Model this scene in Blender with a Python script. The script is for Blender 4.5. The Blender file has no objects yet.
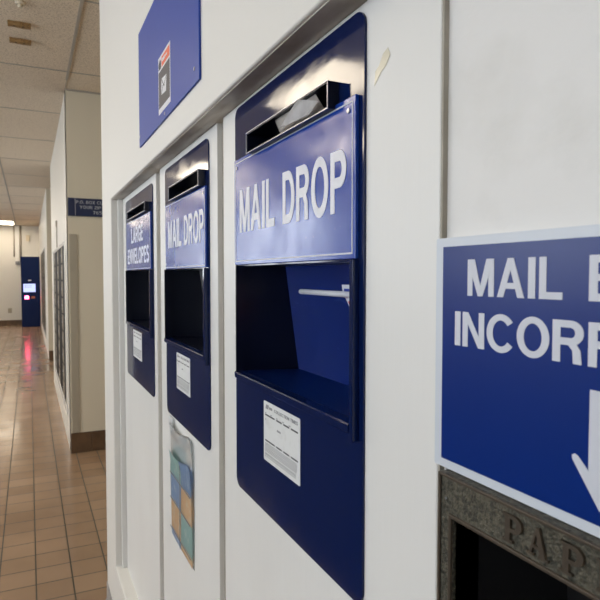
import bpy, bmesh, math, random
from mathutils import Vector, geometry
random.seed(7)
S = bpy.context.scene
COL = S.collection
FLOOR, CEIL = -1.40, 1.44
XF, XB = 0.28, 0.32           # front of the wall, front of the recessed boards

# ------------------------------------------------------------------ materials
def mat(name, col, rough=.5, spec=.5, metal=0, coat=0, noise=None, bump=None, emis=None, estr=0, rvar=None):
    m = bpy.data.materials.new(name); m.use_nodes = True
    nt = m.node_tree; b = nt.nodes['Principled BSDF']
    b.inputs['Base Color'].default_value = (*col, 1)
    b.inputs['Roughness'].default_value = rough
    b.inputs['Specular IOR Level'].default_value = spec
    b.inputs['Metallic'].default_value = metal
    b.inputs['Coat Weight'].default_value = coat
    b.inputs['Coat Roughness'].default_value = .05
    if emis:
        b.inputs['Emission Color'].default_value = (*emis, 1); b.inputs['Emission Strength'].default_value = estr
    tc = nt.nodes.new('ShaderNodeTexCoord')
    def tex(scale, sx, detail=4):
        mp = nt.nodes.new('ShaderNodeMapping'); mp.inputs['Scale'].default_value = sx
        nt.links.new(tc.outputs['Object'], mp.inputs['Vector'])
        n = nt.nodes.new('ShaderNodeTexNoise'); n.inputs['Scale'].default_value = scale; n.inputs['Detail'].default_value = detail
        nt.links.new(mp.outputs[0], n.inputs['Vector']); return n
    if noise:   # (scale, stretch, colour2, lo, hi)
        n = tex(noise[0], noise[1]); r = nt.nodes.new('ShaderNodeMapRange')
        r.inputs[1].default_value = noise[3]; r.inputs[2].default_value = noise[4]
        nt.links.new(n.outputs[0], r.inputs[0])
        mx = nt.nodes.new('ShaderNodeMix'); mx.data_type = 'RGBA'
        mx.inputs[6].default_value = (*col, 1); mx.inputs[7].default_value = (*noise[2], 1)
        nt.links.new(r.outputs[0], mx.inputs[0]); nt.links.new(mx.outputs[2], b.inputs['Base Color'])
    if bump:    # (scale, stretch, strength, distance)
        n = tex(bump[0], bump[1], 6); bp = nt.nodes.new('ShaderNodeBump')
        bp.inputs['Strength'].default_value = bump[2]; bp.inputs['Distance'].default_value = bump[3]
        nt.links.new(n.outputs[0], bp.inputs['Height']); nt.links.new(bp.outputs[0], b.inputs['Normal'])
        if coat: nt.links.new(bp.outputs[0], b.inputs['Coat Normal'])
    if rvar:    # (scale, lo, hi)
        n = tex(rvar[0], (1,1,1)); r = nt.nodes.new('ShaderNodeMapRange')
        r.inputs[1].default_value=.35; r.inputs[2].default_value=.65; r.inputs[3].default_value = rvar[1]; r.inputs[4].default_value = rvar[2]
        nt.links.new(n.outputs[0], r.inputs[0]); nt.links.new(r.outputs[0], b.inputs['Roughness'])
    return m

WALL = mat('wall_paint', (.74,.72,.675), .55, bump=(60,(1,1,1),.25,.002))
BOARD = mat('board_paint', (.76,.755,.73), .42, noise=(3,(1,1,.6),(.70,.69,.66),.45,.8), bump=(90,(1,1,.06),.35,.0012))
ROUGHW = mat('rough_white_paint', (.74,.73,.71), .5, noise=(14,(1,1,1),(.66,.65,.62),.5,.8), bump=(45,(1,.7,1),.5,.0025))
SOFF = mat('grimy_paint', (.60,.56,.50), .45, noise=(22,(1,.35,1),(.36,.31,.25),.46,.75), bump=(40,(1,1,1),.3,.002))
DIRTSHADE = mat('dirty_shaded_strip', (.40,.37,.31), .6, noise=(30,(1,1,.4),(.28,.25,.2),.4,.7))  # grey-brown dirt of the board step, plus channel shade kept in the colour
TANW = mat('tan_paint', (.66,.605,.48), .6, bump=(50,(1,1,1),.2,.002))
CREAM = mat('cream_paint', (.76,.73,.66), .4, bump=(50,(1,1,1),.15,.002))
CEILM = mat('ceiling_tile', (.84,.72,.57), .9, noise=(120,(1,1,1),(.58,.48,.36),.5,.62), bump=(90,(1,1,1),.5,.003))
TBAR = mat('ceiling_grid_metal', (.40,.36,.31), .5)
BASE = mat('brown_base_tile', (.13,.075,.04), .3, noise=(9,(1,1,1),(.07,.04,.022),.4,.7))
COVE = mat('grey_cove_base', (.23,.23,.24), .35, noise=(30,(1,1,1),(.38,.38,.40),.5,.7))
NAVY = mat('navy_enamel', (.0025,.0100,.062), .09, .34, bump=(22,(1,1,2.2),.07,.0008), rvar=(14,.05,.12))
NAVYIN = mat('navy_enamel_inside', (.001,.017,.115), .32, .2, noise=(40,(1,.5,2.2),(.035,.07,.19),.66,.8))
NAVYD = mat('dark_navy_metal_and_shade', (.003,.005,.016), .3)  # near-black slot metal; also carries the shade inside the chutes
SIGNB = mat('blue_sign_face', (.010,.052,.34), .2, .5, noise=(150,(1,1,1),(.10,.12,.38),.68,.8), bump=(60,(1,1,1),.12,.0006), rvar=(20,.13,.24))
SIGNT = mat('blue_sign_face_satin', (.018,.062,.35), .42, .3, bump=(70,(1,1,1),.08,.0006))
INSB = mat('deep_blue_sign_face', (.001,.021,.17), .28, .35, bump=(30,(1,1,1),.05,.0006))
LETT = mat('white_lettering', (.72,.73,.78), .4)
LETT2 = mat('pale_grey_lettering', (.60,.62,.68), .45)
PAPER = mat('white_label_paper', (.70,.71,.70), .6, noise=(60,(1,1,1),(.60,.60,.58),.5,.8))
INK = mat('black_ink', (.06,.06,.065), .6)
GINK = mat('grey_ink', (.26,.26,.27), .6)
ENV = mat('envelope_paper', (.82,.81,.82), .6, noise=(25,(1,1,1),(.66,.65,.66),.45,.7))
STEEL = mat('brushed_steel', (.62,.62,.60), .3, metal=.9)
SCREW = mat('screw_metal', (.45,.45,.5), .3, metal=.8)
BRONZE = mat('aged_bronze', (.125,.115,.085), .4, metal=.4, noise=(300,(1,1,1),(.045,.045,.034),.42,.62), bump=(420,(1,1,1),1,.003))
BRONZEL = mat('smooth_bronze', (.085,.066,.048), .4, metal=.4, bump=(220,(1,1,1),.4,.001))
BLACK = mat('dark_cavity', (.008,.008,.009), .55)
GAPSHADE = mat('dark_gap', (.02,.018,.016), .7)  # near-black standing for shade in the frame gap and the block holes
GREYST = mat('dull_steel_strip', (.40,.36,.285), .42, metal=.15)
BOXDARK = mat('dark_box_frame', (.012,.012,.013), .6, .12)
BOXDOOR = mat('brass_box_door', (.36,.32,.26), .6, .15, noise=(30,(1,1,1),(.2,.17,.12),.4,.6))
KIOSK = mat('kiosk_blue', (.003,.014,.075), .4, .2)
SCREEN = mat('lit_screen', (.2,.25,.5), .2, emis=(.52,.60,1), estr=1.1)
REDL = mat('red_light', (.8,.03,.05), .4, emis=(1,.05,.12), estr=42)
PINK = mat('orange_lamp_off', (.35,.12,.08), .4)
FIXT = mat('lamp_diffuser', (.9,.88,.8), .5, emis=(1,.86,.66), estr=10.5)
TRIMW = mat('glossy_white_trim', (.80,.79,.76), .25)
RED = mat('decal_red', (.72,.10,.06), .4); ORANGE = mat('decal_orange', (.80,.13,.05), .45)
DECALD = mat('decal_dark', (.03,.035,.06), .4); DBLUE = mat('decal_blue', (.02,.05,.35), .4)
SLEEVE = mat('plastic_sleeve', (.74,.77,.78), .12, coat=.6)
PBLUE = mat('print_blue', (.30,.46,.70), .35, coat=.15, noise=(60,(1,1,1),(.54,.66,.80),.5,.7))
PORA = mat('print_orange', (.90,.64,.38), .35, coat=.15, noise=(60,(1,1,1),(.92,.78,.60),.5,.7))
PTEAL = mat('print_teal', (.42,.66,.64), .35, coat=.15, noise=(60,(1,1,1),(.64,.78,.74),.5,.7))
WOOD = mat('brown_cast', (.34,.20,.075), .7, noise=(60,(1,1,1),(.12,.06,.02),.55,.7))
IVORY = mat('ivory_plastic', (.68,.60,.46), .5)

def floor_mat():
    m = bpy.data.materials.new('quarry_tile_floor'); m.use_nodes = True
    nt = m.node_tree; b = nt.nodes['Principled BSDF']; L = nt.links.new
    tc = nt.nodes.new('ShaderNodeTexCoord'); mp = nt.nodes.new('ShaderNodeMapping')
    mp.inputs['Location'].default_value = (-.005+.154*60, -2.82+.154*60, 0)
    L(tc.outputs['Object'], mp.inputs[0])
    br = nt.nodes.new('ShaderNodeTexBrick'); br.offset = 0; br.squash = 1
    br.inputs['Scale'].default_value = 1; br.inputs['Brick Width'].default_value = .154; br.inputs['Row Height'].default_value = .154
    br.inputs['Mortar Size'].default_value = .0036; br.inputs['Mortar Smooth'].default_value = .15
    br.inputs['Color1'].default_value = (.33,.22,.14,1); br.inputs['Color2'].default_value = (.285,.185,.115,1)
    br.inputs['Mortar'].default_value = (.055,.042,.025,1)
    L(mp.outputs[0], br.inputs['Vector'])
    n = nt.nodes.new('ShaderNodeTexNoise'); n.inputs['Scale'].default_value = 3.2; n.inputs['Detail'].default_value = 8
    L(tc.outputs['Object'], n.inputs['Vector'])
    mx = nt.nodes.new('ShaderNodeMix'); mx.data_type = 'RGBA'; mx.blend_type = 'MULTIPLY'; mx.inputs[0].default_value = .35
    rp = nt.nodes.new('ShaderNodeMapRange'); rp.inputs[1].default_value=.3; rp.inputs[2].default_value=.7; rp.inputs[3].default_value=.7; rp.inputs[4].default_value=1.15
    L(n.outputs[0], rp.inputs[0]); L(br.outputs[0], mx.inputs[6]); L(rp.outputs[0], mx.inputs[7]); L(mx.outputs[2], b.inputs['Base Color'])
    r2 = nt.nodes.new('ShaderNodeMapRange'); r2.inputs[1].default_value=.3; r2.inputs[2].default_value=.7; r2.inputs[3].default_value=.14; r2.inputs[4].default_value=.26
    L(n.outputs[0], r2.inputs[0])
    ad = nt.nodes.new('ShaderNodeMath'); ad.operation='MULTIPLY_ADD'; ad.inputs[1].default_value=.5
    L(br.outputs['Fac'], ad.inputs[0]); L(r2.outputs[0], ad.inputs[2]); L(ad.outputs[0], b.inputs['Roughness'])
    bp = nt.nodes.new('ShaderNodeBump'); bp.inputs['Strength'].default_value=.35; bp.inputs['Distance'].default_value=.002; bp.invert=True
    L(br.outputs['Fac'], bp.inputs['Height']); L(bp.outputs[0], b.inputs['Normal'])
    return m
FLOORM = floor_mat()

def glass_mat():
    m = bpy.data.materials.new('window_glass'); m.use_nodes = True; nt = m.node_tree
    nt.nodes.remove(nt.nodes['Principled BSDF']); out = nt.nodes['Material Output']
    t = nt.nodes.new('ShaderNodeBsdfTransparent'); g = nt.nodes.new('ShaderNodeBsdfGlossy'); g.inputs['Roughness'].default_value=.02
    mx = nt.nodes.new('ShaderNodeMixShader'); mx.inputs[0].default_value=.06
    nt.links.new(t.outputs[0], mx.inputs[1]); nt.links.new(g.outputs[0], mx.inputs[2])
    nt.links.new(mx.outputs[0], out.inputs[0]); return m
GLASS = glass_mat()

# ------------------------------------------------------------------ geometry helpers
class Frame:                       # u, v in a surface, w out of it
    def __init__(s, o, U, V): s.o=Vector(o); s.U=Vector(U); s.V=Vector(V); s.N=s.U.cross(s.V)
    def __call__(s, u, v, w=0): return s.o + s.U*u + s.V*v + s.N*w
YZ = Frame((0,0,0), (0,-1,0), (0,0,1))          # right-hand wall: u = -Y, w = -X
XZ = Frame((0,0,0), (1,0,0), (0,0,1))           # walls facing the camera: u = X, w = -Y

def box(bm, x0,x1,y0,y1,z0,z1):
    r = bmesh.ops.create_cube(bm, size=1)
    for v in r['verts']:
        v.co = Vector(((x0+x1)/2+v.co.x*(x1-x0), (y0+y1)/2+v.co.y*(y1-y0), (z0+z1)/2+v.co.z*(z1-z0)))
    return bm
def bx(*a): return box(bmesh.new(), *a)
def prism(bm, fr, outer, holes=(), w0=0, w1=.001):
    loops = [list(outer)]+[list(h) for h in holes]
    tris = geometry.tessellate_polygon([[Vector((p[0],p[1],0)) for p in l] for l in loops])
    flat = [p for l in loops for p in l]
    a = [bm.verts.new(fr(p[0],p[1],w0)) for p in flat]; b = [bm.verts.new(fr(p[0],p[1],w1)) for p in flat]
    for t in tris:
        for vs in ((b[t[0]],b[t[1]],b[t[2]]), (a[t[2]],a[t[1]],a[t[0]])):
            try: bm.faces.new(vs)
            except ValueError: pass
    k = 0
    for l in loops:
        n = len(l)
        for i in range(n):
            j=(i+1)%n
            try: bm.faces.new((a[k+i],a[k+j],b[k+j],b[k+i]))
            except ValueError: pass
        k += n
    return bm
def rect(u0,v0,u1,v1): return [(u0,v0),(u1,v0),(u1,v1),(u0,v1)]
def rrect(u0,v0,u1,v1,r,n=6):
    out=[]
    for cx,cy,a in ((u1-r,v1-r,0),(u0+r,v1-r,90),(u0+r,v0+r,180),(u1-r,v0+r,270)):
        for i in range(n+1):
            t=math.radians(a+90*i/n); out.append((cx+r*math.cos(t), cy+r*math.sin(t)))
    return out
def cyl(bm, p, q, r, n=16, r2=None):
    p=Vector(p); q=Vector(q); d=(q-p); a=d.normalized(); t=a.orthogonal().normalized(); s=a.cross(t); r2=r if r2 is None else r2
    A=[bm.verts.new(p+(t*math.cos(2*math.pi*i/n)+s*math.sin(2*math.pi*i/n))*r) for i in range(n)]
    B=[bm.verts.new(q+(t*math.cos(2*math.pi*i/n)+s*math.sin(2*math.pi*i/n))*r2) for i in range(n)]
    for i in range(n): f=bm.faces.new((A[i],A[(i+1)%n],B[(i+1)%n],B[i])); f.smooth=True
    bm.faces.new(A[::-1]); bm.faces.new(B); return bm
def absloc(o):
    v=Vector((0,0,0))
    while o is not None: v+=o.location; o=o.parent
    return v
def obj(name, bm, m, parent=None, loc=None, bevel=0, label=None):
    bmesh.ops.recalc_face_normals(bm, faces=bm.faces)
    me=bpy.data.meshes.new(name)
    if loc is None:
        if parent is None and len(bm.verts):
            xs=[v.co for v in bm.verts]; loc=Vector(((min(v.x for v in xs)+max(v.x for v in xs))/2,(min(v.y for v in xs)+max(v.y for v in xs))/2,min(v.z for v in xs)))
        else: loc=absloc(parent)
    else: loc=Vector(loc)
    for v in bm.verts: v.co -= loc
    bm.to_mesh(me); bm.free()
    for mm in (m if isinstance(m,(list,tuple)) else [m]): me.materials.append(mm)
    o=bpy.data.objects.new(name, me); COL.objects.link(o); o.parent=parent
    o.location = loc-absloc(parent) if parent is not None else loc
    if bevel:
        b=o.modifiers.new('bevel','BEVEL'); b.width=bevel; b.segments=3; b.limit_method='ANGLE'; b.angle_limit=math.radians(40)
    if label: o['label']=label
    return o
def thing(name, loc, label, cat, group=None):
    o=bpy.data.objects.new(name,None); COL.objects.link(o); o.location=loc; o.empty_display_size=.05
    o['label']=label; o['category']=cat
    if group: o['group']=group
    return o
def tag(o,label,cat,group=None):
    o['label']=label; o['category']=cat
    if group: o['group']=group
    return o
def struct(name,bm,m,parent=None,bevel=0):
    o=obj(name,bm,m,parent,loc=(0,0,0) if parent is None else None,bevel=bevel)
    if parent is None: o['kind']='structure'
    return o

# ------------------------------------------------------------------ lettering
def arc(cx,cy,rx,ry,sx,sy,a0,a1,n=18):
    o=[];i=[]
    for k in range(n+1):
        t=math.radians(a0+(a1-a0)*k/n)
        o.append((cx+rx*math.cos(t),cy+ry*math.sin(t))); i.append((cx+(rx-sx)*math.cos(t),cy+(ry-sy)*math.sin(t)))
    return o+i[::-1]
def glyph(c):
    s,h=.2,.17; R=rect
    upper=[R(0,0,s,1),R(s-.02,1-h,.44,1),R(s-.02,.40,.44,.40+h),arc(.43,.70,.31,.30,s,h,-90,90)]
    G={
    'A':([[(0,0),(.21,0),(.53,1),(.34,1)],[(.87,0),(.66,0),(.34,1),(.53,1)],R(.16,.22,.71,.37)],.87),
    'M':([R(0,0,.185,1),R(.765,0,.95,1),[(.0,1),(.26,1),(.56,0),(.39,0)],[(.95,1),(.69,1),(.39,0),(.56,0)]],.95),
    'I':([R(0,0,.21,1)],.21),
    'L':([R(0,0,s,1),R(.1,0,.64,h)],.64),
    'D':([R(0,0,s,1),R(.1,0,.40,h),R(.1,1-h,.40,1),arc(.38,.5,.41,.5,s,h,-90,90,24)],.79),
    'O':([arc(.45,.5,.45,.52,s,h,-90,90,24),arc(.45,.5,.45,.52,s,h,90,270,24)],.90),
    'P':(upper,.74),
    'R':([R(0,0,s,1),R(s-.02,1-h,.46,1),R(s-.02,.42,.46,.42+h),arc(.45,.71,.31,.29,s,h,-90,90),[(.36,.47),(.56,.50),(.69,.32),(.72,.0),(.52,.0),(.50,.30)]],.78),
    'B':([R(0,0,s,1),R(.1,1-h,.44,1),R(.1,.44,.46,.44+.15),R(.1,0,.46,h),arc(.43,.74,.28,.26,s,h,-90,90),arc(.45,.28,.32,.28,s,h,-90,90)],.77),
    'E':([R(0,0,s,1),R(.1,0,.66,h),R(.1,1-h,.65,1),R(.1,.43,.60,.43+h)],.66),
    'F':([R(0,0,s,1),R(.1,1-h,.62,1),R(.1,.42,.56,.42+h)],.62),
    'N':([R(0,0,.19,1),R(.58,0,.77,1),[(0,1),(.2,1),(.77,0),(.57,0)]],.77),
    'V':([[(0,1),(.22,1),(.53,0),(.33,0)],[(.86,1),(.64,1),(.33,0),(.53,0)]],.86),
    'G':([arc(.43,.5,.43,.52,s,h,40,325,30),R(.45,.38,.83,.54),R(.66,.0,.83,.5)],.84),
    'C':([arc(.46,.5,.46,.52,s,h,38,322,30)],.87),
    'S':([arc(.36,.73,.34,.29,s,h,20,270),arc(.36,.28,.36,.30,s,h,90,-165)],.72),
    'U':([R(0,.35,s,1),R(.56,.35,.76,1),arc(.38,.37,.38,.39,s,h,180,360)],.76),
    'T':([R(.26,0,.46,1),R(0,1-h,.72,1)],.72),
    'X':([[(0,0),(.23,0),(.8,1),(.57,1)],[(0,1),(.23,1),(.8,0),(.57,0)]],.8),
    'Y':([R(.32,0,.52,.45),[(0,1),(.22,1),(.52,.45),(.32,.38)],[(.84,1),(.62,1),(.32,.45),(.52,.38)]],.84),
    'Z':([R(0,1-h,.7,1),R(0,0,.7,h),[(0,h),(.24,h),(.7,1-h),(.46,1-h)]],.7),
    '7':([R(0,1-h,.6,1),[(.38,1-.1),(.6,1-.1),(.32,0),(.1,0)]],.6),
    '6':([arc(.32,.32,.32,.33,.18,.15,0,359.9),arc(.36,.5,.36,.5,.18,.15,55,180)],.66),
    '5':([R(.02,1-h,.58,1),R(.02,.5,.2,1),arc(.29,.33,.33,.35,.18,.15,110,-140)],.62),
    '0':([arc(.31,.5,.31,.51,.18,.15,-90,90),arc(.31,.5,.31,.51,.18,.15,90,270)],.62),
    '1':([R(.2,0,.4,1),[(.0,.7),(.2,.7),(.2,1)]],.4),
    '.':([R(0,0,.2,.2)],.2), '/':([[(0,0),(.12,0),(.4,1),(.28,1)]],.4),
    ' ':([],.36)}
    return G[c]
def text(bm, fr, s, u0, v0, u1, capH, w0, w1, gap=.11):
    adv=[glyph(c)[1] for c in s]; tot=sum(adv)+gap*(len(s)-1); k=(u1-u0)/tot; x=0
    for c,a in zip(s,adv):
        for q,pl in enumerate(glyph(c)[0]):
            prism(bm, fr, [(u0+(x+p[0])*k, v0+p[1]*capH) for p in pl], (), w0-.0002, w1+q*.00005)
        x+=a+gap
    return bm

# ------------------------------------------------------------------ setting
XL, YR, YE = -3.2, -3.0, 18.4
struct('floor', bx(XL-.1,1.9,YR-.1,YE+.1,FLOOR-.1,FLOOR), FLOORM)
struct('floor_unseen_dark', bx(XL,-.62,YR,14.5,FLOOR,FLOOR+.004), mat('added_dark_floor',(.040,.040,.046),.9,.1,bump=(200,(1,1,1),.5,.003)))  # unseen dark floor sheet, added to darken reflections in the blue enamel
struct('ceiling', bx(XL-.1,1.9,YR-.1,YE+.1,CEIL,CEIL+.1), CEILM)
# ceiling grid
bm=bmesh.new()
for x in (.277,-.303,-.883):
    if x>.2: box(bm, x-.009,x+.008,YR,4.60,CEIL-.006,CEIL+.001); box(bm, x-.003,x+.003,4.6,4.83,CEIL-.002,CEIL+.001)
    else: box(bm, x-.009,x+.009,YR,YE,CEIL-.002,CEIL+.001)
for y in (.94,2.10,3.26,4.425,5.58,6.745,7.95,9.15,10.35,11.55,12.75,13.95,15.15,16.3,17.5):
    box(bm, -1.15, (1.8 if y<4.8 else .277), y-.007,y+.007,CEIL-.002,CEIL+.001)
box(bm,.277,1.8,4.822,4.84,CEIL-.010,CEIL+.001)
struct('trim_1', bm, TBAR)

# wall_right: header, far post, sill in front, channels and the plain wall right of the boards
ZH, ZS = .286, -1.11
YJ, YEND = 2.25, 2.52
bm=bmesh.new()
prism(bm, YZ, rect(-YEND,FLOOR,-YR,CEIL), [rect(-YJ,ZS,-YR-.12,ZH)], -.56, -XF)      # u=-Y ; w=-X
struct('wall_right', bm, WALL, bevel=.004)
# soffit skin under the header and jamb are part of the same wall but grimy
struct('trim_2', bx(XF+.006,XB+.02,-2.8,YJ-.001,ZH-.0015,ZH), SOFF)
OPEN=[]
# mail drop units: name data  (plate y0,y1, opening y0,y1, slot y0,y1, sign y0,y1)
UN=[dict(p=(.517,.929,-.357,.277), o=(.532,.908,-.158,.016), s=(.572,.834,.187,.2155), g=(.527,.920,.0185,.1905)),
    dict(p=(1.090,1.480,-.348,.268), o=(1.104,1.462,-.156,.015), s=(1.112,1.375,.179,.2085), g=(1.097,1.460,.017,.176)),
    dict(p=(1.648,2.140,-.348,.262), o=(1.665,2.105,-.158,.019), s=(1.69,2.01,.188,.213), g=(1.658,2.095,.0195,.184))]
def board(name,y0,y1,u):
    hs=[]
    if u:
        o=u['o']; s=u['s']; hs=[rect(-o[1]-.008,o[2]-.008,-o[0]+.008,o[3]+.008), rect(-s[1]-.002,s[2]-.002,-s[0]+.002,s[3]+.002)]
    b=prism(bmesh.new(), YZ, rect(-y1,ZS,-y0,ZH-.002), hs, -(XB+.02), -XB)
    struct(name,b,BOARD,bevel=.0015)
board('trim_3',.398,1.004,UN[0]); board('trim_4',1.041,1.557,UN[1]); board('trim_5',1.611,2.223,UN[2])
struct('trim_8', bx(.303,XB+.02,2.225,YJ-.0005,ZS,ZH-.002), BOARD, bevel=.001)
bm=bmesh.new()
for a,b in ((1.004,1.041),(1.557,1.611)): box(bm,XB+.010,XB+.02,a-.004,b+.004,ZS,ZH-.002)
struct('trim_6', bm, DIRTSHADE)  # channel floors, with the shade of the recess in their colour
# plain rough wall right of the board edge, with the hole of the parcel drop
XW=XB+.006
PY0,PY1,PZ0,PZ1=.089,.3935,-.62,-.1650
struct('wall_right_side', prism(bmesh.new(), YZ, rect(-.3975,ZS,-YR-.12,ZH-.002), [rect(-PY1,PZ0,-PY0,PZ1)], -(XW+.02), -XW), ROUGHW)
bpy.data.objects['wall_right_side'].name='wall_near'
struct('trim_7', bx(XB+.0008,XW,.3955,.398,ZS,ZH-.002), DIRTSHADE)  # step edge: dirt and shading together in one grey-brown
# cove base at the foot of the near wall
bm=bmesh.new()
prism(bm, Frame((0,0,0),(1,0,0),(0,0,1)), [(XF,FLOOR),(XF-.022,FLOOR),(XF-.012,FLOOR+.012),(XF-.004,FLOOR+.03),(XF-.003,FLOOR+.1),(XF,FLOOR+.1)], (), -YEND-.003, 2.9)
prism(bm, Frame((0,YEND,0),(0,1,0),(0,0,1)), [(0,FLOOR),(.02,FLOOR),(.012,FLOOR+.012),(.003,FLOOR+.1),(0,FLOOR+.1)], (), XF-.003, 1.7)
struct('baseboard_near', bm, COVE)

# alcove and corridor
YP=4.84; YC=8.3; YQ=10.4
struct('wall_alcove_back', bx(.277,1.9,YP,YP+.1,FLOOR,CEIL), TANW)
bm=bmesh.new(); box(bm,.2775,.56,YP+.1,YC,FLOOR,CEIL); box(bm,.277,.2775,YP,YC,FLOOR,CEIL)
struct('wall_corridor', bm, CREAM)
bm=bmesh.new(); box(bm,.277,1.9,YQ,YQ+.1,FLOOR,CEIL)
struct('wall_second_alcove', bm, TANW)
bm=bmesh.new(); box(bm,.277,.5,YQ+.1,YE,FLOOR,CEIL); box(bm,.2765,.277,YQ,YE,FLOOR,CEIL)
struct('wall_corridor_far', bm, CREAM)
struct('wall_back', bx(XL,.5,YE,YE+.1,FLOOR,CEIL), WALL)
struct('wall_alcove_side', bx(1.8,1.9,YEND-.1,YQ,FLOOR,CEIL), TANW)
struct('wall_rear', bx(XL,.56,YR-.1,YR,FLOOR,CEIL), WALL)
struct('wall_unit_end', bx(.5601,1.9,YEND-.1,YEND,FLOOR,CEIL), WALL)
def tilebase(name, x0,x1,y,h=.16):
    bm=bmesh.new(); x=x0
    while x<x1-.001:
        e=min(x+.154,x1); box(bm,x+.0015,e-.0015,y-.012,y,FLOOR,FLOOR+h-.003); x=e
    box(bm,x0,x1,y-.009,y,FLOOR,FLOOR+h-.005)
    struct(name,bm,BASE,bevel=.002)
tilebase('baseboard_alcove',.278,1.79,YP); tilebase('baseboard_second_alcove',.278,1.79,YQ); tilebase('baseboard_back',XL+.01,.276,YE,.14)
# left wall with daylight windows
wins=[(-2.4,-.6),(.2,2.0),(2.6,4.4),(7.3,8.9),(9.05,10.6),(12.2,14.2)]
struct('wall_left', prism(bmesh.new(), Frame((XL,0,0),(0,1,0),(0,0,1)), rect(YR-.1,FLOOR,YE,CEIL), [rect(a,-.10,b,1.22) for a,b in wins], -.12, 0), mat('slate_wall_paint',(.27,.265,.255),.6))
for i,(a,b) in enumerate(wins):
    fr=prism(bmesh.new(), Frame((XL,0,0),(0,1,0),(0,0,1)), rect(a,-.10,b,1.22), [rect(a+.05,-.05,(a+b)/2-.02,1.17),rect((a+b)/2+.02,-.05,b-.05,1.17)], -.10,-.04)
    w=struct('window_%d'%(i+1), fr, TRIMW)
    obj('pane', bx(XL-.075,XL-.069,a+.05,b-.05,-.05,1.17), GLASS, w)
    ld=bpy.data.lights.new('daylight_portal','AREA'); ld.shape='RECTANGLE'; ld.size=b-a; ld.size_y=1.77; ld.cycles.is_portal=True
    lo=bpy.data.objects.new('daylight_portal',ld); COL.objects.link(lo); lo.location=(XL-.13,(a+b)/2,.56); lo.rotation_euler=(0,math.radians(-90),0)
    ld.size=1.32; ld.size_y=b-a

# ceiling lamps
def troffer(x0,x1,y0,y1,label):
    t=thing('ceiling_lamp',((x0+x1)/2,(y0+y1)/2,CEIL-.02),label,'ceiling lamp','fluorescent ceiling lamps')
    obj('lamp_frame', prism(bmesh.new(), Frame((0,0,CEIL),(1,0,0),(0,1,0)), rect(x0,y0,x1,y1), [rect(x0+.025,y0+.025,x1-.025,y1-.025)], -.018,-.0005), TRIMW, t)
    obj('diffuser', bx(x0+.025,x1-.025,y0+.025,y1-.025,CEIL-.012,CEIL-.002), FIXT, t)
troffer(-1.75,-1.17,3.35,4.56,'recessed fluorescent lamp reflected brightest in the nearest blue mail drop')
troffer(-1.90,-1.32,7.1,8.4,'recessed fluorescent lamp reflected in the middle mail drop')
troffer(-2.70,-2.12,9.0,10.2,'unseen lamp added to brighten the corridor, on the left side of the hall, beyond the middle windows')  # added out of view to brighten the hall
troffer(-2.10,-1.52,13.0,14.2,'unseen fill lamp added far down the hall, off to the left')  # extra light for the far hall, not a visible fixture
troffer(-2.10,-1.52,15.4,16.6,'unseen fill lamp added towards the back wall, off to the left')  # added fill for the back wall, outside the view
troffer(-.91,-.33,16.8,18.0,'long bright fluorescent lamp on the ceiling before the back wall')
troffer(-2.90,-2.32,4.9,6.1,'unseen lamp added to lift the corridor wall, near the left wall windows')  # unseen, added to lift the corridor wall

# ------------------------------------------------------------------ mail drop units
PX=XB-.003        # plate front
def rule_label(parent, name, y1,y0,z1,z0, x, title, label=None):
    lab=obj(name, prism(bmesh.new(), YZ, rrect(-y1,z0,-y0,z1,.002,2), (), -x, -x+.0006), PAPER, parent, label=label)
    w=y1-y0; h=z1-z0; A,B=-x+.0006,-x+.0009
    U=lambda f: -y1+w*f
    V=lambda f: z1-h*f
    b=bmesh.new()
    text(b,YZ,title,U(.32),V(.115),U(.95),h*.052,A,B)
    prism(b,YZ,[(U(.06),V(.12)),(U(.14),V(.12)),(U(.16),V(.05)),(U(.08),V(.05))],(),A,B)
    prism(b,YZ,rect(U(.17),V(.11),U(.26),V(.07)),(),A,B)
    obj('heading', b, GINK, lab)
    for a,c in ((.05,.33),(.38,.53),(.58,.73),(.78,.95)):
        for v in (.223,.653): obj('bar', prism(bmesh.new(),YZ,rect(U(a),V(v+.013),U(c),V(v-.012)),(),A,B), INK, lab)
    b=bmesh.new(); rnd=random.Random(3)
    for r in (.19,.30,.70,.725,.75,.78,.805,.83,.87,.89,.92):
        x0=.05; end=.9 if r>.6 else (.85 if r<.2 else .14)
        while x0<end:
            l=rnd.uniform(.02,.06); prism(b,YZ,rect(U(x0),V(r+.009),U(x0+l),V(r-.003)),(),A,B); x0+=l+(.014 if r>.6 else .13)
    prism(b,YZ,rect(U(.40),V(.40),U(.50),V(.37)),(),A,B)
    obj('small_print', b, GINK, lab)
    return lab
def screws(parent, pts, x, r=.003):
    for (y,z) in pts: obj('screw', cyl(bmesh.new(), (x,y,z),(x-.0012,y,z), r, 12), SCREW, parent)

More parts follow.
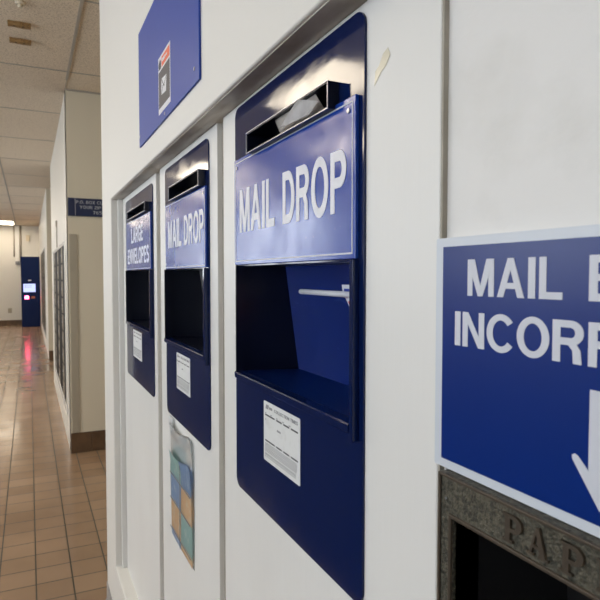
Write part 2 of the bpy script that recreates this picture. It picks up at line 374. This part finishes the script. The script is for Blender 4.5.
def unit(i, lines, label, lab_rect, handle=False):
    u=UN[i]; y0,y1,z0,z1=u['p']; oy0,oy1,oz0,oz1=u['o']; sy0,sy1,sz0,sz1=u['s']; gy0,gy1,gz0,gz1=u['g']
    t=thing('mail_drop',(XB,(y0+y1)/2,z0),label,'mail drop','blue mail drops set in the white wall')
    obj('face_plate', prism(bmesh.new(), YZ, rrect(-y1,z0,-y0,z1,.017,8), [rect(-oy1,oz0,-oy0,oz1), rect(-sy1,sz0,-sy0,sz1)], -XB, -PX), NAVY, t, bevel=.001)
    # slot: projecting mouth and its throat
    b=bmesh.new(); th=.0014
    prism(b,YZ,rect(-sy1-.001,sz0-.001,-sy0+.001,sz1+.001),[rect(-sy1+th,sz0+th,-sy0-th,sz1-th)],-(XB+.03),-(XB-.017))
    sl=obj('letter_slot', b, NAVYD, t, bevel=.0006)
    b=bmesh.new(); prism(b,YZ,rect(-sy1-.0015,sz0-.0015,-sy0+.0015,sz1+.0015),[rect(-sy1-.0003,sz0-.0003,-sy0+.0003,sz1+.0003)],-(XB-.017),-(XB-.0178))
    obj('slot_rim', b, SCREW, sl)
    obj('slot_throat', bx(XB+.028,XB+.032,sy0,sy1,sz0,sz1), BLACK, sl)
    # chute
    D0,D1=.40,.425; g=.0
    b=bmesh.new()
    P=[(XB-.001,oy0,oz0),(XB-.001,oy1,oz0),(XB-.001,oy1,oz1),(XB-.001,oy0,oz1),(D1,oy0,oz0-.004),(D1,oy1,oz0-.004),(D0,oy1,oz1),(D0,oy0,oz1)]
    vs=[b.verts.new(p) for p in P]
    for f in ((0,1,5,4),(1,2,6,5),(2,3,7,6),(3,0,4,7)): b.faces.new([vs[k] for k in f])
    ch=obj('chute', b, NAVYD if i else [NAVYIN], t)  # farther chutes are near-black all over, shade put into the colour
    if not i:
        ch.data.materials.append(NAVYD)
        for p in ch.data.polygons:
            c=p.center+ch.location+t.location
            if c.y>oy1-.01 or c.z>oz1-.01: p.material_index=1  # far side and roof painted near-black for their shade
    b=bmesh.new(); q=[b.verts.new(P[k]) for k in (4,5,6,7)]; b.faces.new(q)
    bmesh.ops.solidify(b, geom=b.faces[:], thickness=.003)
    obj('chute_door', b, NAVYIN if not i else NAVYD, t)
    if handle:
        hb=bmesh.new(); Z=-.0250; X=.395
        cyl(hb,(X,.835,Z),(X,.655,Z-.0005),.0043,14)
        cyl(hb,(X,.825,Z),(X+.012,.825,Z),.003,10); cyl(hb,(X,.665,Z),(X+.012,.665,Z),.003,10)
        obj('handle', hb, LETT, t, label='pale steel pull bar')
        F=Frame((.400,0,.016),(0,-1,0),(-.1375,0,.9905))
        db=obj('decal', prism(bmesh.new(),F,[(-.7165,-.0285),(-.7165,-.045),(-.710,-.048),(-.672,-.105),(-.585,-.105),(-.585,-.0285)],(),0,.0008), LETT, t, label='blue, white and red sticker')
        obj('decal_band', prism(bmesh.new(),F,rect(-.711,-.0435,-.59,-.034),(),.0008,.0011), DBLUE, db)
        obj('decal_wedge', prism(bmesh.new(),F,[(-.7045,-.052),(-.59,-.052),(-.59,-.1),(-.668,-.1)],(),.0008,.0011), RED, db)
    # projecting surround: near and far cheeks, lip
    fx=XB-.0112
    b=bx(fx,PX,gy0-.001,oy0+.001,oz0-.020,gz0-.001)
    obj('cheek', b, NAVY, t, bevel=.0008)
    obj('cheek', bx(fx,XB+.004,oy1-.005,oy1-.0015,oz0-.001,gz0-.001), NAVYD, t)
    b=bmesh.new()
    XZp=Frame((0,0,0),(1,0,0),(0,0,1))
    prism(b,XZp,[(fx,oz0-.001),(fx-.001,oz0-.003),(fx,oz0-.011),(PX,oz0-.017),(PX,oz0+.0005),(XB,oz0+.001)],(),-(oy1+.003),-(oy0+.0015))
    obj('lip', b, NAVY, t, bevel=.0012)
    # sign
    sx=XB-.0075
    sg=obj('sign_plate', bx(sx,PX,gy0,gy1,gz0,gz1), SIGNB, t, bevel=.0008)
    b=bmesh.new(); m=.005 if i==0 else .003
    prism(b,YZ,rect(-gy1+m,gz0+m,-gy0-m,gz1-m),[rect(-gy1+m+.0018,gz0+m+.0018,-gy0-m-.0018,gz1-m-.0018)],-sx,-sx+.0004)
    obj('sign_border', b, LETT2, sg)
    b=bmesh.new()
    for (s,a,v,e,c) in lines: text(b,YZ,s,-a,v,-e,c,-sx,-sx+.0005)
    obj('lettering', b, LETT, sg)
    screws(sg,[(gy0+.014,gz1-.014),(gy1-.014,gz1-.014)] if i==0 else [(gy0+.012,gz1-.012),(gy1-.012,gz0+.012)],sx,.0028)
    rule_label(t,'label',lab_rect[0],lab_rect[1],lab_rect[2],lab_rect[3],PX,'COLLECTION TIMES','white collection times sticker')
    return t
unit(0,[('MAIL DROP',.893,.070,.5455,.069)],'nearest and largest mail drop in view, MAIL DROP sign, envelopes jammed in its slot',(.800,.672,-.1865,-.276),True)
unit(1,[('MAIL DROP',1.426,.068,1.107,.065)],'middle of the three mail drops, MAIL DROP sign, above the colourful sheet',(1.366,1.240,-.182,-.268))
unit(2,[('LARGE',1.990,.108,1.775,.050),('ENVELOPES',2.065,.040,1.680,.050)],'farthest mail drop, marked LARGE ENVELOPES',(2.000,1.840,-.180,-.270))

# envelopes jammed in the near slot
def sheet(name, fr, pts, th, m, nu=8, curl=.004):
    bm=bmesh.new(); g=[]
    for i in range(nu+1):
        row=[]
        for j in range(5):
            a=i/nu; b_=j/4
            p=(Vector(pts[0])*(1-a)+Vector(pts[1])*a)*(1-b_)+(Vector(pts[3])*(1-a)+Vector(pts[2])*a)*b_
            p+=Vector((0,0,curl*math.sin(a*3.1)*(1-b_)))
            row.append(bm.verts.new(p))
        g.append(row)
    for i in range(nu):
        for j in range(4):
            f=bm.faces.new((g[i][j],g[i+1][j],g[i+1][j+1],g[i][j+1])); f.smooth=True
    bmesh.ops.solidify(bm, geom=bm.faces[:], thickness=th)
    return obj(name,bm,m)
s=UN[0]['s']
tag(sheet('envelope',None,[(.3090,.737,.2135),(.3080,.612,.2135),(.3060,.5860,.1905),(.3060,.712,.1895)],.0010,mat('shaded_envelope',(.62,.58,.55),.65),curl=0),'pale envelope lying flat at the back of the nearest slot','envelope','envelopes jammed in the slot')  # darker paper colour carries the shade behind the front sheet
tag(sheet('envelope',None,[(.3000,.700,.1925),(.2965,.636,.2125),(.2960,.5800,.1955),(.2990,.610,.1880)],.0012,ENV,curl=.0015),'crumpled grey envelope tilted in front, sticking out of the nearest slot','envelope','envelopes jammed in the slot')

# ------------------------------------------------------------------ blue sign on the header with its security sticker
t=thing('wall_sign',(XF,1.31,.345),'plain blue sign with small security sticker, high above the mail drops','sign')
obj('sign_board', bx(XF-.0045,XF-.0005,1.0,1.600,.345,.645), SIGNT, t, bevel=.001)
x=XF-.0045
dc=obj('sticker', prism(bmesh.new(),YZ,rect(-1.342,.366,-1.222,.492),(),-x,-x+.0005), LETT, t, label='white bordered sticker with orange band')
obj('orange_band', prism(bmesh.new(),YZ,rect(-1.305,.464,-1.227,.486),(),-x+.0005,-x+.0008), ORANGE, dc)
b=bmesh.new(); prism(b,YZ,rect(-1.298,.473,-1.272,.480),(),-x+.0008,-x+.001); prism(b,YZ,rect(-1.268,.474,-1.25,.478),(),-x+.0008,-x+.001)
obj('band_print', b, LETT, dc)
b=bmesh.new(); prism(b,YZ,[(-1.337,.464),(-1.312,.464),(-1.312,.478),(-1.322,.486),(-1.337,.478)],(),-x+.0005,-x+.0008)
obj('emblem', b, INK, dc)
dk=obj('dark_panel', prism(bmesh.new(),YZ,rect(-1.337,.378,-1.227,.459),(),-x+.0005,-x+.0008), DECALD, dc)
b=bmesh.new(); prism(b,YZ,[(-1.312,.404),(-1.262,.400),(-1.256,.434),(-1.306,.438)],(),-x+.0008,-x+.0011)
obj('envelope_mark', b, LETT, dc)
b=bmesh.new()
prism(b,YZ,[(-1.306,.437),(-1.303,.437),(-1.281,.418),(-1.259,.433),(-1.256,.433),(-1.281,.414)],(),-x+.0011,-x+.0013)
prism(b,YZ,[(-1.310,.404),(-1.307,.404),(-1.290,.420),(-1.292,.421)],(),-x+.0011,-x+.0013)
obj('envelope_flap_line', b, INK, dc)
screws(t,[(1.03,.372),(1.59,.372),(1.28,.356)],x,.0035)

# ------------------------------------------------------------------ misplaced mail sign
t=thing('wall_sign',(XW,.239,-.164),'white-bordered blue sign reading MAIL BOXED INCORRECTLY with a down arrow','sign')
x=XB-.001
obj('sign_board', prism(bmesh.new(),YZ,rrect(-.4005,-.1635,-.078,.0320,.0015,3),(),-(XW-.0003),-x), mat('pale_sign_border',(.60,.64,.70),.4), t, bevel=.0006)
bl=obj('blue_panel', prism(bmesh.new(),YZ,rect(-.3912,-.1560,-.0868,.0245),(),-x,-x+.0003), INSB, t)
b=bmesh.new()
text(b,YZ,'MAIL',-.3605,-.0158,-.2695,.0290,-x+.0003,-x+.0006)
text(b,YZ,'BOXED',-.2497,-.0158,-.1165,.0290,-x+.0003,-x+.0006)
text(b,YZ,'INCORRECTLY',-.3750,-.0570,-.0925,.0280,-x+.0003,-x+.0006,.08)
obj('lettering', b, LETT2, t)
b=bmesh.new()
F=Frame((0,0,0),(0,-1,0),(0,0,1))
prism(b,F,[(-.2475,-.0715),(-.2305,-.0715),(-.2305,-.1235),(-.2228,-.1160),(-.2205,-.1150),(-.2183,-.1162),(-.2185,-.1190),(-.239,-.1468),(-.2595,-.1190),(-.2597,-.1162),(-.2575,-.1150),(-.2552,-.1160),(-.2475,-.1235)],(),-x+.0003,-x+.0006)
obj('arrow', b, LETT2, t)

# ------------------------------------------------------------------ bronze parcel drop
t=thing('parcel_drop',(XW,.24,-.62),'aged bronze drop frame with raised PAPERS lettering below the blue arrow sign','mail drop')
x=XB-.009
y1,y0,z1,z0=.3835,.0945,-.1640,-.61
oy1,oy0,oz1,oz0=.3668,.112,-.1990,-.58
fr=obj('frame', prism(bmesh.new(),YZ,rect(-y1,z0,-y0,z1),[rect(-oy1,oz0,-oy0,oz1)],-(XW+.015),-x), BRONZE, t, bevel=.0015)
b=bmesh.new()
prism(b,YZ,rect(-y1,z0,-y0,z1),[rect(-y1+.003,z0+.003,-y0-.003,z1-.003)],-x,-x+.0018)
obj('frame_rim', b, BRONZEL, fr, bevel=.0008)
b=bmesh.new()
prism(b,YZ,rect(-oy1-.0035,oz0-.0035,-oy0+.0035,oz1+.0035),[rect(-oy1,oz0,-oy0,oz1)],-(x+.001),-x+.0018)
obj('opening_rim', b, BRONZEL, fr, bevel=.001)
b=bmesh.new()
box(b,XW+.012,XW+.019,.3836,.3934,z0,-.1655)
obj('side_gap', b, GAPSHADE, fr)  # dark strip filling the open gap in place of its shade
b=bmesh.new()
for f in ((x+.004,.45,oy0-.004,oy0,oz0,oz1),(x+.004,.45,oy1,oy1+.004,oz0,oz1),(x+.004,.45,oy0,oy1,oz1,oz1+.003),(x+.004,.45,oy0,oy1,oz0-.003,oz0),(.447,.45,oy0,oy1,oz0,oz1)): box(b,*f)
obj('cavity', b, BLACK, t)
# raised serif letters
def serif(c):
    R=rect
    foot=lambda a,b_,v: R(a,v,b_,v+.09)
    G={'P':[R(.12,0,.34,1),foot(0,.46,0),foot(0,.3,.91),R(.3,.86,.5,1),R(.3,.38,.5,.52),arc(.5,.69,.36,.31,.22,.14,-90,90)],
       'A':[[(.10,.04),(.22,.04),(.50,.92),(.42,1)],[(.88,.04),(.62,.04),(.40,.94),(.56,1.02)],foot(0,.34,0),foot(.52,1.0,0),R(.25,.28,.7,.38)],
       'E':[R(.12,0,.34,1),foot(0,.8,0),foot(0,.78,.91),R(.3,.46,.6,.56),R(.7,0,.8,.28),R(.68,.72,.78,1),R(.52,.38,.6,.64)],
       'R':[R(.12,0,.34,1),foot(0,.46,0),foot(0,.3,.91),R(.3,.86,.5,1),R(.3,.42,.5,.55),arc(.5,.70,.34,.30,.22,.14,-90,90),[(.42,.46),(.66,.46),(.98,0),(.70,0)]],
       'S':[arc(.42,.73,.36,.28,.2,.13,10,270),arc(.42,.29,.40,.30,.2,.13,90,-170)]}
    return G[c]
LW={'P':.0212,'A':.0190,'E':.0200,'R':.0215,'S':.0185}; LU=iter((-.3099,-.2876,-.2602,-.2335,-.2065,-.180))
for c in 'PAPERS':
    ly=next(LU); wd=LW[c]/1.05
    b=bmesh.new(); 
    for q,pl in enumerate(serif(c)): prism(b,YZ,[(ly+p[0]*wd*1.05, -.1915+p[1]*.0205) for p in pl],(),-x-.001,-x+.0022+q*.00005)
    obj('raised_letter', b, BRONZEL, t, bevel=.0006)
screws(t,[(.374,-.1845)],x,.001)

# ------------------------------------------------------------------ wavy printed sheet under the middle drop
t=thing('poster',(XB,1.33,-.66),'crumpled laminated sheet of blue, orange and teal squares taped to the white board','poster')
def wavy(y1,y0,zt,zb,x,nx,nz,matf,amp=.003):
    bm=bmesh.new(); g=[]
    for i in range(nx+1):
        r=[]
        for j in range(nz+1):
            a=i/nx; c=j/nz; y=y1+(y0-y1)*a; z=zt+(zb-zt)*c
            lift=amp*(1+math.sin(a*7+c*5))*.5*(.4+.6*(1-c)) + (.010*max(0,1-c*7)*(math.sin(a*6)*.5+.5) if amp>.002 else .004*0)
            r.append(bm.verts.new((x-lift, y, z+.004*math.sin(a*9)*(1-c))))
        g.append(r)
    for i in range(nx):
        for j in range(nz):
            f=bm.faces.new((g[i][j],g[i+1][j],g[i+1][j+1],g[i][j+1])); f.smooth=True; f.material_index=matf(i/nx,j/nz)
    return bm
b=wavy(1.438,1.222,-.366,-.650,XB-.001,26,36,lambda a,c:0,.003); bmesh.ops.solidify(b,geom=b.faces[:],thickness=.0006)
sv=obj('sleeve', b, SLEEVE, t)
def cell(a,c):
    col=0 if a<.5 else 1; row=0 if c<.27 else 1 if c<.56 else 2 if c<.90 else 3
    return [[2,0],[0,1],[1,2],[0,1]][row][col]
b=wavy(1.432,1.226,-.430,-.648,XB-.0045,26,36,cell,.0022); bmesh.ops.solidify(b,geom=b.faces[:],thickness=.0004)
obj('printed_squares', b, [PBLUE,PORA,PTEAL], t)
b=bmesh.new()
box(b,XB-.0085,XB-.0080,1.327,1.331,-.646,-.43)
for z in (-.489,-.552,-.627): box(b,XB-.0085,XB-.0080,1.23,1.43,z-.0015,z+.0015)
obj('dividing_line', b, GINK, t)
b=bmesh.new(); prism(b,YZ,rrect(-1.452,-.378,-1.405,-.352,.003,3),(),-(XB-.0003),-(XB-.006))
obj('tape', b, PAPER, t)

# stain and tape scrap by the near drop
b=bmesh.new(); prism(b,YZ,[(-.500,.206),(-.493,.210),(-.486,.219),(-.478,.222),(-.474,.214),(-.481,.206),(-.490,.202),(-.502,.192)],(),-XB+.0001,-XB+.0006)
tag(obj('tape_scrap', b, mat('yellowed_tape',(.62,.58,.46),.2)),'yellowed scrap of tape on white board by the nearest drop','tape')

# ------------------------------------------------------------------ alcove wall fittings
t=thing('wall_sign',(.50,YP,.46),'dark navy post office box sign partly hidden behind the white wall','sign')
obj('sign_board', bx(.283,.73,YP-.012,YP-.0005,.468,.608), mat('navy_plastic',(.010,.020,.07),.35), t)
b=bmesh.new(); F=Frame((0,YP-.012,0),(1,0,0),(0,0,1))
prism(b,F,rect(.334,.470,.338,.606),(),0,.001); obj('divider', b, SCREW, t)
b=bmesh.new()
text(b,F,'P.O. BOX CUSTOMERS',.342,.566,.695,.024,0,.001); text(b,F,'YOUR ZIP CODE',.368,.527,.635,.024,0,.001); text(b,F,'76501',.466,.488,.575,.024,0,.001)
obj('lettering', b, mat('dim_lettering',(.35,.37,.42),.5), t)
tag(obj('corner_guard', bx(.289,.347,YP-.006,YP-.0003,FLOOR+.16,.328), GREYST, bevel=.001),'dull metal guard strip below the navy sign, beside the wall corner','corner guard')

# post office boxes
def bank(y0,y1,z0,z1,nc,nr,label,x=.277):
    t=thing('post_office_boxes',(x,(y0+y1)/2,z0),label,'mailboxes')
    obj('surround', prism(bmesh.new(),YZ,rect(-y1-.14,z0-.06,-y0+.05,z1+.03),[rect(-y1,z0,-y0,z1)],-x+.0004,-x+.010), TRIMW, t, bevel=.003)
    hs=[]; cw=(y1-y0)/nc; rh=(z1-z0)/nr; cells=[]
    for c in range(nc):
        for r in range(nr):
            m=.012
            cells.append((y0+c*cw+cw*.42, y0+(c+1)*cw-cw*.28, z0+r*rh+m*.7, z0+(r+1)*rh-m*.7))
    obj('frame', bx(x-.006,x-.0004,y0,y1,z0,z1), BOXDARK, t)
    first=None
    for (a,b_,c,d) in cells:
        if first is None:
            first=obj('box_door', bx(x-.0070,x-.0062,a,b_,c,d), BOXDOOR, t, bevel=.0002); fa=(a,b_,c,d); base=first.location.copy()
            first.data.transform(__import__('mathutils').Matrix.Translation(base*0)); 
            kn=obj('lock', cyl(bmesh.new(),(x-.007,(a+b_)/2+.05,(c+d)/2),(x-.010,(a+b_)/2+.05,(c+d)/2),.012,10), SCREW, first)
        else:
            o=first.copy(); COL.objects.link(o); o.parent=t
            k=(b_-a)/(fa[1]-fa[0])
            # mesh is relative to the thing; shift and fit the width
            o.scale=(1,k,1)
            cy0=(fa[0]+fa[1])/2-t.location.y; cy=(a+b_)/2-t.location.y
            o.location=(0, cy-k*cy0, c-fa[2])
            kk=kn.copy(); COL.objects.link(kk); kk.parent=o
bank(5.20,7.53,-1.10,.262,3,9,'dark framed bank of post office boxes on the cream corridor wall, nearest one')
bank(11.6,15.6,-1.12,.50,4,6,'farther bank of post office boxes, dark and narrow beside the blue kiosk')
b=bmesh.new(); cyl(b,(.273,6.6,.30),(.273,6.6,.52),.006,8); box(b,.262,.277,6.57,6.63,.52,.58)
tag(obj('wall_conduit', b, TBAR),'thin grey conduit with small box above the post office boxes','conduit')

# ------------------------------------------------------------------ back wall
t=thing('kiosk',(.05,17.6,FLOOR),'tall dark blue self-service kiosk with lit screen against the back wall','kiosk')
ky=17.45
obj('cabinet', bx(-.20,.268,ky,18.3,FLOOR,.53), KIOSK, t, bevel=.01)
F=Frame((.04,ky,0),(1,0,0),(0,0,1))
sc=obj('screen', prism(bmesh.new(),F,rect(-.185,-.44,.115,-.215),(),0,.012), SCREEN, t)
b=bmesh.new()
for v in (-.27,-.31): prism(b,F,rect(-.155,v,.02,v+.008),(),.012,.013)
obj('screen_text', b, GINK, sc)
b=bmesh.new(); prism(b,F,[(-.07,-.135),(.0,-.135),(.02,-.105),(-.05,-.105)],(),0,.006); obj('logo', b, LETT, t)
b=bmesh.new(); prism(b,F,rrect(-.155,-.625,-.055,-.545,.03,4),(),0,.012); obj('card_light', b, REDL, t)
b=bmesh.new(); prism(b,F,rrect(.0,-.615,.10,-.555,.025,4),(),0,.012); obj('card_slot', b, PINK, t)
b=bmesh.new(); box(b,-.345,-.235,YE-.06,YE,.42,CEIL-.002)
tag(obj('pipe_chase', b, TRIMW, bevel=.004),'white boxed pipe running down the back wall from the ceiling','pipe')
b=bmesh.new(); cyl(b,(-.37,YE-.03,.55),(-.37,YE-.03,CEIL-.002),.022,10); cyl(b,(-.205,YE-.03,.50),(-.205,YE-.03,CEIL-.002),.022,10)
tag(obj('conduit', b, TBAR),'pair of grey conduits flanking the boxed pipe on the back wall','conduit')
b=bmesh.new(); box(b,-.345,-.235,YE-.08,YE,.33,.419); tag(obj('junction_box', b, GINK, bevel=.004),'small dark box at the foot of the boxed pipe','junction box')
b=bmesh.new(); box(b,-.06,.04,YE-.06,YE,1.0,1.17); tag(obj('alarm_strobe', b, IVORY, bevel=.01),'small ivory alarm unit high on the back wall above the kiosk','alarm')
b=bmesh.new(); box(b,-.56,-.46,YE-.012,YE,-1.06,-.92); tag(obj('wall_outlet', b, GREYST, bevel=.003),'small outlet plate low on the back wall, left of the kiosk','outlet')

# ------------------------------------------------------------------ ceiling fittings
b=bmesh.new(); cyl(b,(-.017,3.42,CEIL),(-.017,3.42,CEIL-.016),.026,18,.022); cyl(b,(-.017,3.42,CEIL-.016),(-.017,3.42,CEIL-.03),.014,14,.010)
tag(obj('sprinkler', b, IVORY),'small round ivory sprinkler head on the ceiling, nearest the top edge','sprinkler')
def block(x0,x1,y,label):
    bm=bmesh.new(); n=9; r=random.Random(int(y*100))
    prism(bm, Frame((0,0,CEIL),(1,0,0),(0,1,0)), [(x0,y-.022),(x0+.03,y-.019),(x0+.06,y-.024),(x1,y-.02),(x1,y+.018),(x0+.07,y+.024),(x0+.03,y+.018),(x0,y+.022)],(),-.022,-.0005)
    t=thing('mounting_block',((x0+x1)/2,y,CEIL-.022),label,'mounting block','brown blocks on the ceiling')
    obj('block', bm, WOOD, t, bevel=.003)
    for xx in (x0+.035,x0+.078): obj('hole', cyl(bmesh.new(),(xx,y-.002,CEIL-.0225),(xx,y-.002,CEIL-.0215),.006,10), GAPSHADE, t)
block(-.085,.035,3.70,'crusty brown block on the ceiling, between the sprinkler and the other brown block')
block(-.082,.038,3.955,'crusty brown block on the ceiling, farther of the two from the sprinkler')

# ------------------------------------------------------------------ light
w=bpy.data.worlds.new('World'); S.world=w; w.use_nodes=True
bg=w.node_tree.nodes['Background']; bg.inputs[0].default_value=(.87,.93,1,1); bg.inputs[1].default_value=7

# ------------------------------------------------------------------ camera
c=bpy.data.cameras.new('camera'); co=bpy.data.objects.new('camera',c); COL.objects.link(co)
c.sensor_width=36; c.lens=575/600*36; c.clip_start=.02
co.rotation_euler=(math.radians(90-2.39),0,-math.radians(25.2155))
c.dof.use_dof=True; c.dof.focus_distance=.85; c.dof.aperture_fstop=20
S.camera=co
S.view_settings.view_transform='Standard'; S.view_settings.look='None'; S.view_settings.gamma=1; S.view_settings.exposure=0.16
S.cycles.max_bounces=10; S.cycles.diffuse_bounces=6
